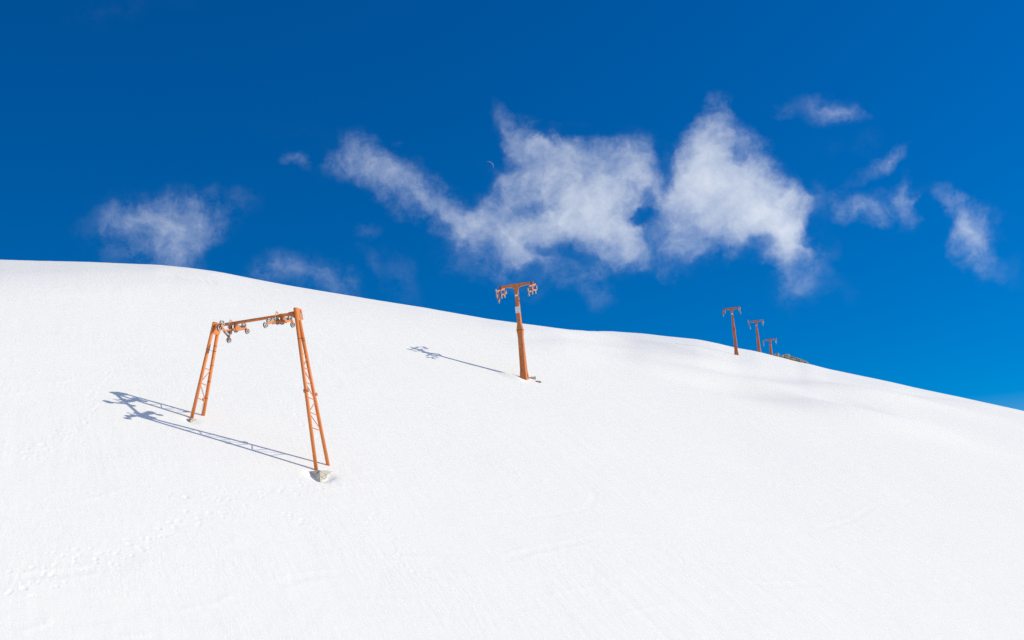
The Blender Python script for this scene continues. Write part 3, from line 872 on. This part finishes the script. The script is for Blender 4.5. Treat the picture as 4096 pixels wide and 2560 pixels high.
ttrain(p1, 1, zt,
       [((1480, 420), (1600, 395), .10, .06, .05, 0), ((1595, 395), (1720, 350), .14, .06, .05, 0), ((1560, 320), (1600, 400), .12, .10, 0, 2), ((1475, 430), (1465, 500), .07, .05, -.03, 2),
        ((1640, 420), (1630, 560), .07, .05, -.03, 1), ((1700, 400), (1640, 450), .06, .04, -.05, 2), ((1470, 632), (1565, 608), .10, .05, .06, 0), ((1610, 580), (1765, 556), .11, .05, .06, 0),
        ((1430, 560), (1445, 740), .06, .04, -.02, 2), ((1585, 510), (1592, 670), .06, .04, -.02, 2), ((1755, 470), (1715, 645), .06, .04, .0, 1)],
       [(1430, 555, .04), (1510, 570, -.14), (1462, 735, .04), (1588, 505, .02), (1590, 672, .08), (1755, 468, .06), (1715, 645, .04)])
# plates on the front of the mast
L1 = p1['L']


def plate(P_, v_px, wd, ht, name, mt, off=None, shift=0.0):
    fr = None
    lo, hi = 0.0, 1.0
    for _ in range(40):
        mid = (lo+hi)/2; p = P_['L'](0, -.1, mid*P_['H'])-EYE
        vv = 1280-FPX*(p @ UP)/(p @ FW)
        if vv > v_px: lo = mid
        else: hi = mid
    z = lo*P_['H']; wy = off if off else .155
    m_ = MB(); m_.prism([P_['L'](shift-wd/2, -wy, z-ht/2), P_['L'](shift+wd/2, -wy, z-ht/2), P_['L'](shift+wd/2, -wy, z+ht/2), P_['L'](shift-wd/2, -wy, z+ht/2)], P_['Y']*.012)
    return m_.obj(name, mt, P_['root'], P_['B'], .003), z, wy


plate(p1, 1182, .275, .155, 'number_plate', M_PLATE, .150)
sg_, zc, wy = plate(p1, 1239.5, .40, .55, 'warning_sign', M_PLATE, .190, .005)
m_ = MB()
hook = [(.02, .135, .010), (-.012, .10, .016), (-.030, .06, .022), (-.028, .02, .030), (-.015, -.015, .034), (.012, -.040, .030), (.045, -.055, .016)]
vs = []; fs = []
for (x, z, w_) in hook: vs += [L1(x+.0-w_/2, -wy-.009, zc+.06+z+w_*.3), L1(x+w_/2, -wy-.009, zc+.06+z-w_*.3)]
for k in range(len(hook)-1): fs.append((2*k, 2*k+1, 2*k+3, 2*k+2))
m_.add(vs, fs); m_.obj('pictogram', M_INK, sg_, p1['B'])
m_ = MB()
for zz, x0, x1 in ((-.155, -.10, .10), (-.185, -.12, .12), (-.215, -.08, .08), (-.25, -.14, .14)):
    m_.add([L1(x0, -wy-.009, zc+zz), L1(x1, -wy-.009, zc+zz), L1(x1, -wy-.009, zc+zz+.010), L1(x0, -wy-.009, zc+zz+.010)], [(0, 1, 2, 3)])
m_.obj('lettering', M_INKPALE, sg_, p1['B'])

FL2 = [(-.12, .66, .66), (0, .60, .58), (.10, .47, .40), (.47, .40, .27), (.53, .50, .34), (.537, .50, .34)]
UP2 = [(.537, .50, .34), (.545, .49, .34), (.60, .36, .29), (.75, .30, .25), (.965, .275, .18)]
p2 = tee((2946.5, 1419), zs(385, 184), zs(185, 212), zs(578, 157), 175, 'orange T-shaped lift pylon with a mid-mast joint, left one of the three small distant pylons', [FL2, UP2], M_PAINT_FAR)
FAR = [M_PAINT_FAR, M_RUST, M_RUST]
ttrain(p2, -1, zs, [((200, 225), (235, 290), .10, .08, 0, 0), ((205, 230), (180, 320), .10, .08, .05, 1), ((185, 290), (195, 380), .10, .06, 0, 1), ((225, 260), (205, 330), .10, .06, .05, 1)],
       [(182, 262), (234, 262), (180, 305), (205, 320), (228, 295), (192, 345), (194, 372)], 1.0, FAR)
ttrain(p2, 1, zs, [((560, 165), (585, 220), .10, .08, .03, 0), ((540, 190), (545, 240), .10, .08, .0, 1), ((560, 215), (600, 320), .09, .06, 0, 1)],
       [(542, 200), (584, 200), (545, 232), (572, 240), (572, 262), (592, 288), (600, 312)], 1.0, FAR)
plate(p2, 1255.6, .30, .17, 'number_plate', M_PLATE, .13)

ST3 = [[(-.14, .82, .66), (0, .74, .58), (.10, .58, .45), (.5, .45, .30), (.8, .33, .25), (.955, .27, .18)]]
p3 = tee((3037.5, 1411.5), zs(955, 480), zs(790, 505), zs(1122, 460), 207, 'orange T-shaped lift pylon with straight jointless mast, middle of the three small distant pylons', ST3, M_PAINT_FAR, ground=False)
ttrain(p3, -1, zs, [((762, 465), (790, 545), .10, .07, 0, 1), ((790, 530), (822, 680), .10, .07, 0, 1), ((785, 500), (770, 500), .10, .07, 0, 0)],
       [(765, 478), (772, 515), (782, 552), (792, 580), (805, 615), (815, 640), (823, 668)], 1.0, FAR)
ttrain(p3, 1, zs, [((1110, 465), (1128, 540), .12, .08, .02, 0), ((1095, 500), (1115, 590), .10, .07, 0, 1)],
       [(1095, 505), (1128, 505), (1097, 535), (1130, 535), (1112, 560), (1116, 588)], 1.0, FAR)
plate(p3, 1302.6, .30, .15, 'number_plate', M_PLATE, .13)

ST4 = [[(-.2, .62, .5), (0, .60, .5), (.4, .46, .36), (.8, .33, .25), (.93, .27, .18)]]
p4 = tee((3085, 1421), zs(1278, 911), zs(1122, 940), zs(1432, 899), 221, 'short orange T-shaped lift pylon half hidden behind the snow crest beside the rocks', ST4, M_PAINT_FAR, ground=False, length=4.2)
ttrain(p4, -1, zs, [((1125, 950), (1130, 1070), .10, .07, 0, 1), ((1140, 945), (1120, 985), .10, .07, .03, 0)],
       [(1114, 965), (1128, 975), (1118, 1000), (1128, 1025), (1130, 1060)], 1.0, FAR)
ttrain(p4, 1, zs, [((1422, 905), (1420, 960), .10, .07, 0, 0), ((1410, 950), (1418, 1010), .10, .07, 0, 1)],
       [(1404, 962), (1428, 962), (1412, 985), (1418, 1008)], 1.0, FAR)
m_ = MB(); q = p4; zb = q['H']-.85
m_.prism([q['L'](-.20, -.15, zb), q['L'](.20, -.15, zb), q['L'](.20, .15, zb), q['L'](-.20, .15, zb)], q['Z']*.12); m_.obj('mast_band', M_RUST, q['root'], q['B'])


# ------------------------------------------------------------------ rocks, stakes
def rock(name, p, ax, size, label, group, seed, mt=M_ROCK, tilt=0.0, sub=4, jag=.32):
    import bmesh
    bm = bmesh.new(); bmesh.ops.create_icosphere(bm, subdivisions=sub, radius=1.0)
    r_ = np.random.default_rng(seed)
    planes = [(unit(r_.normal(0, 1, 3)), r_.uniform(.55, .9)) for _ in range(13)]
    off = r_.uniform(0, 50, 2)
    e1 = unit(ax); e3 = np.array([0, 0, 1.0]); e2 = unit(np.cross(e3, e1))
    ct, st_ = math.cos(tilt), math.sin(tilt); f1 = e1*ct+e3*st_; f3 = e3*ct-e1*st_
    for v_ in bm.verts:
        q = np.array(v_.co)
        for n_, d_ in planes:
            k = q @ n_
            if k > d_: q = q-n_*(k-d_)*.92
        q = q*(1+jag*float(perlin(np.array([q[0]*2.3+off[0]]), np.array([q[2]*2.3+q[1]*1.7+off[1]]))[0]))
        v_.co = V(f1*q[0]*size[0]+e2*q[1]*size[1]+f3*q[2]*size[2])
    bmesh.ops.recalc_face_normals(bm, faces=bm.faces)
    me_ = bpy.data.meshes.new(name); bm.to_mesh(me_); bm.free(); me_.materials.append(mt)
    o = bpy.data.objects.new(name, me_); C.objects.link(o); o.location = tuple(p)
    return tag(o, label, 'rock', group)


def zr(x, y): return 3060+x/12.1, 1380+y/12.1


GRK = 'rocks on the crest'
LAT = unit([RT[0], RT[1], 0])
rock('rock', unp(*zr(470, 505), 219), LAT, (.75, .5, .38), 'low dark flat rock touching the foot of the shortest pylon', GRK, 11, tilt=.02)
rock('rock', unp(*zr(622, 500), 218), LAT, (.36, .4, .52), 'small upright pale rock at the end of the flat dark rock', GRK, 12)
rock('rock', unp(*zr(830, 560), 219), LAT, (.95, .5, .36), 'low brownish rock in the dip between the two pale boulders', GRK, 13, tilt=.08)
rock('rock', unp(*zr(1065, 540), 217), LAT, (.62, .6, .66), 'tallest pale boulder, peaked, just left of the thin stake', GRK, 14, tilt=.5)
rock('rock_outcrop', unp(*zr(1530, 730), 219), LAT, (2.9, 1.2, .45), 'long brown rocky outcrop tapering down the skyline to the right', GRK, 15, tilt=-.31, sub=6, jag=.45)
for (x, y0, y1, lb) in ((1180, 345, 560, 'thin dark stake standing upright beside the tallest pale boulder'), (1245, 440, 570, 'shorter faint stake right of the thin dark stake on the outcrop')):
    m_ = MB(); pa, pb = unp(*zr(x, y1), 219), unp(*zr(x, y0), 219); m_.tube(pa, pb, .028 if y0 < 400 else .016, n=8)
    m_.tube(pb, pb+unit(pb-pa)*.02, .034 if y0 < 400 else .02, n=8)
    tag(m_.obj('marker_stake', M_WIRE, None, pa), lb, 'stake', 'stakes on the outcrop').location = tuple(pa)
pS = hit(2127, 1513)
rough_block('concrete_slab', pS+np.array([-.35, -.15, .10]), LAT, (0, 1, 0), .68, .5, .5, 'flat buff concrete slab edge beside the foot of the warning-sign pylon', 'slab', None, 8, .012, 6)
rock('rock', hit(2152, 1527)+np.array([0, 0, -.02]), unit([.9, -.45, 0]), (.34, .16, .11), 'small grey rock barely showing in the snow right of the slab', 'rocks in the snow', 21, sub=3, tilt=-.25)

# ------------------------------------------------------------------ day moon
DM = 9000.0; RM = 21/FPX*DM; mc = unp(1954, 666, DM)
vF = unit(mc-EYE); ex = unit(RT*1.0+UP*.95); ex = unit(ex-vF*(ex @ vF)); ey = np.cross(vF, ex)
m_ = MB(); vs = []; fs = []; N1, N2 = 40, 5
for i in range(N1+1):
    t_ = math.radians(-84+168*i/N1)
    for j in range(N2+1):
        k = .80+(1-.80)*j/N2
        x, y = RM*k*math.cos(t_), RM*math.sin(t_)
        vs.append(mc+ex*x+ey*y-vF*math.sqrt(max(RM*RM-x*x-y*y, 0)))
for i in range(N1):
    for j in range(N2): fs.append((i*(N2+1)+j, i*(N2+1)+j+1, (i+1)*(N2+1)+j+1, (i+1)*(N2+1)+j))
m_.add(vs, fs, 0, True)
M_MOON, t, b = mat('moon_dust', (.55, .55, .55), 1.0, 0, 0)
b.inputs['Alpha'].default_value = .20
mo = m_.obj('moon', M_MOON, None, mc); mo.location = tuple(mc)
tag(mo, 'faint thin crescent moon at the left edge of the middle cloud', 'moon')
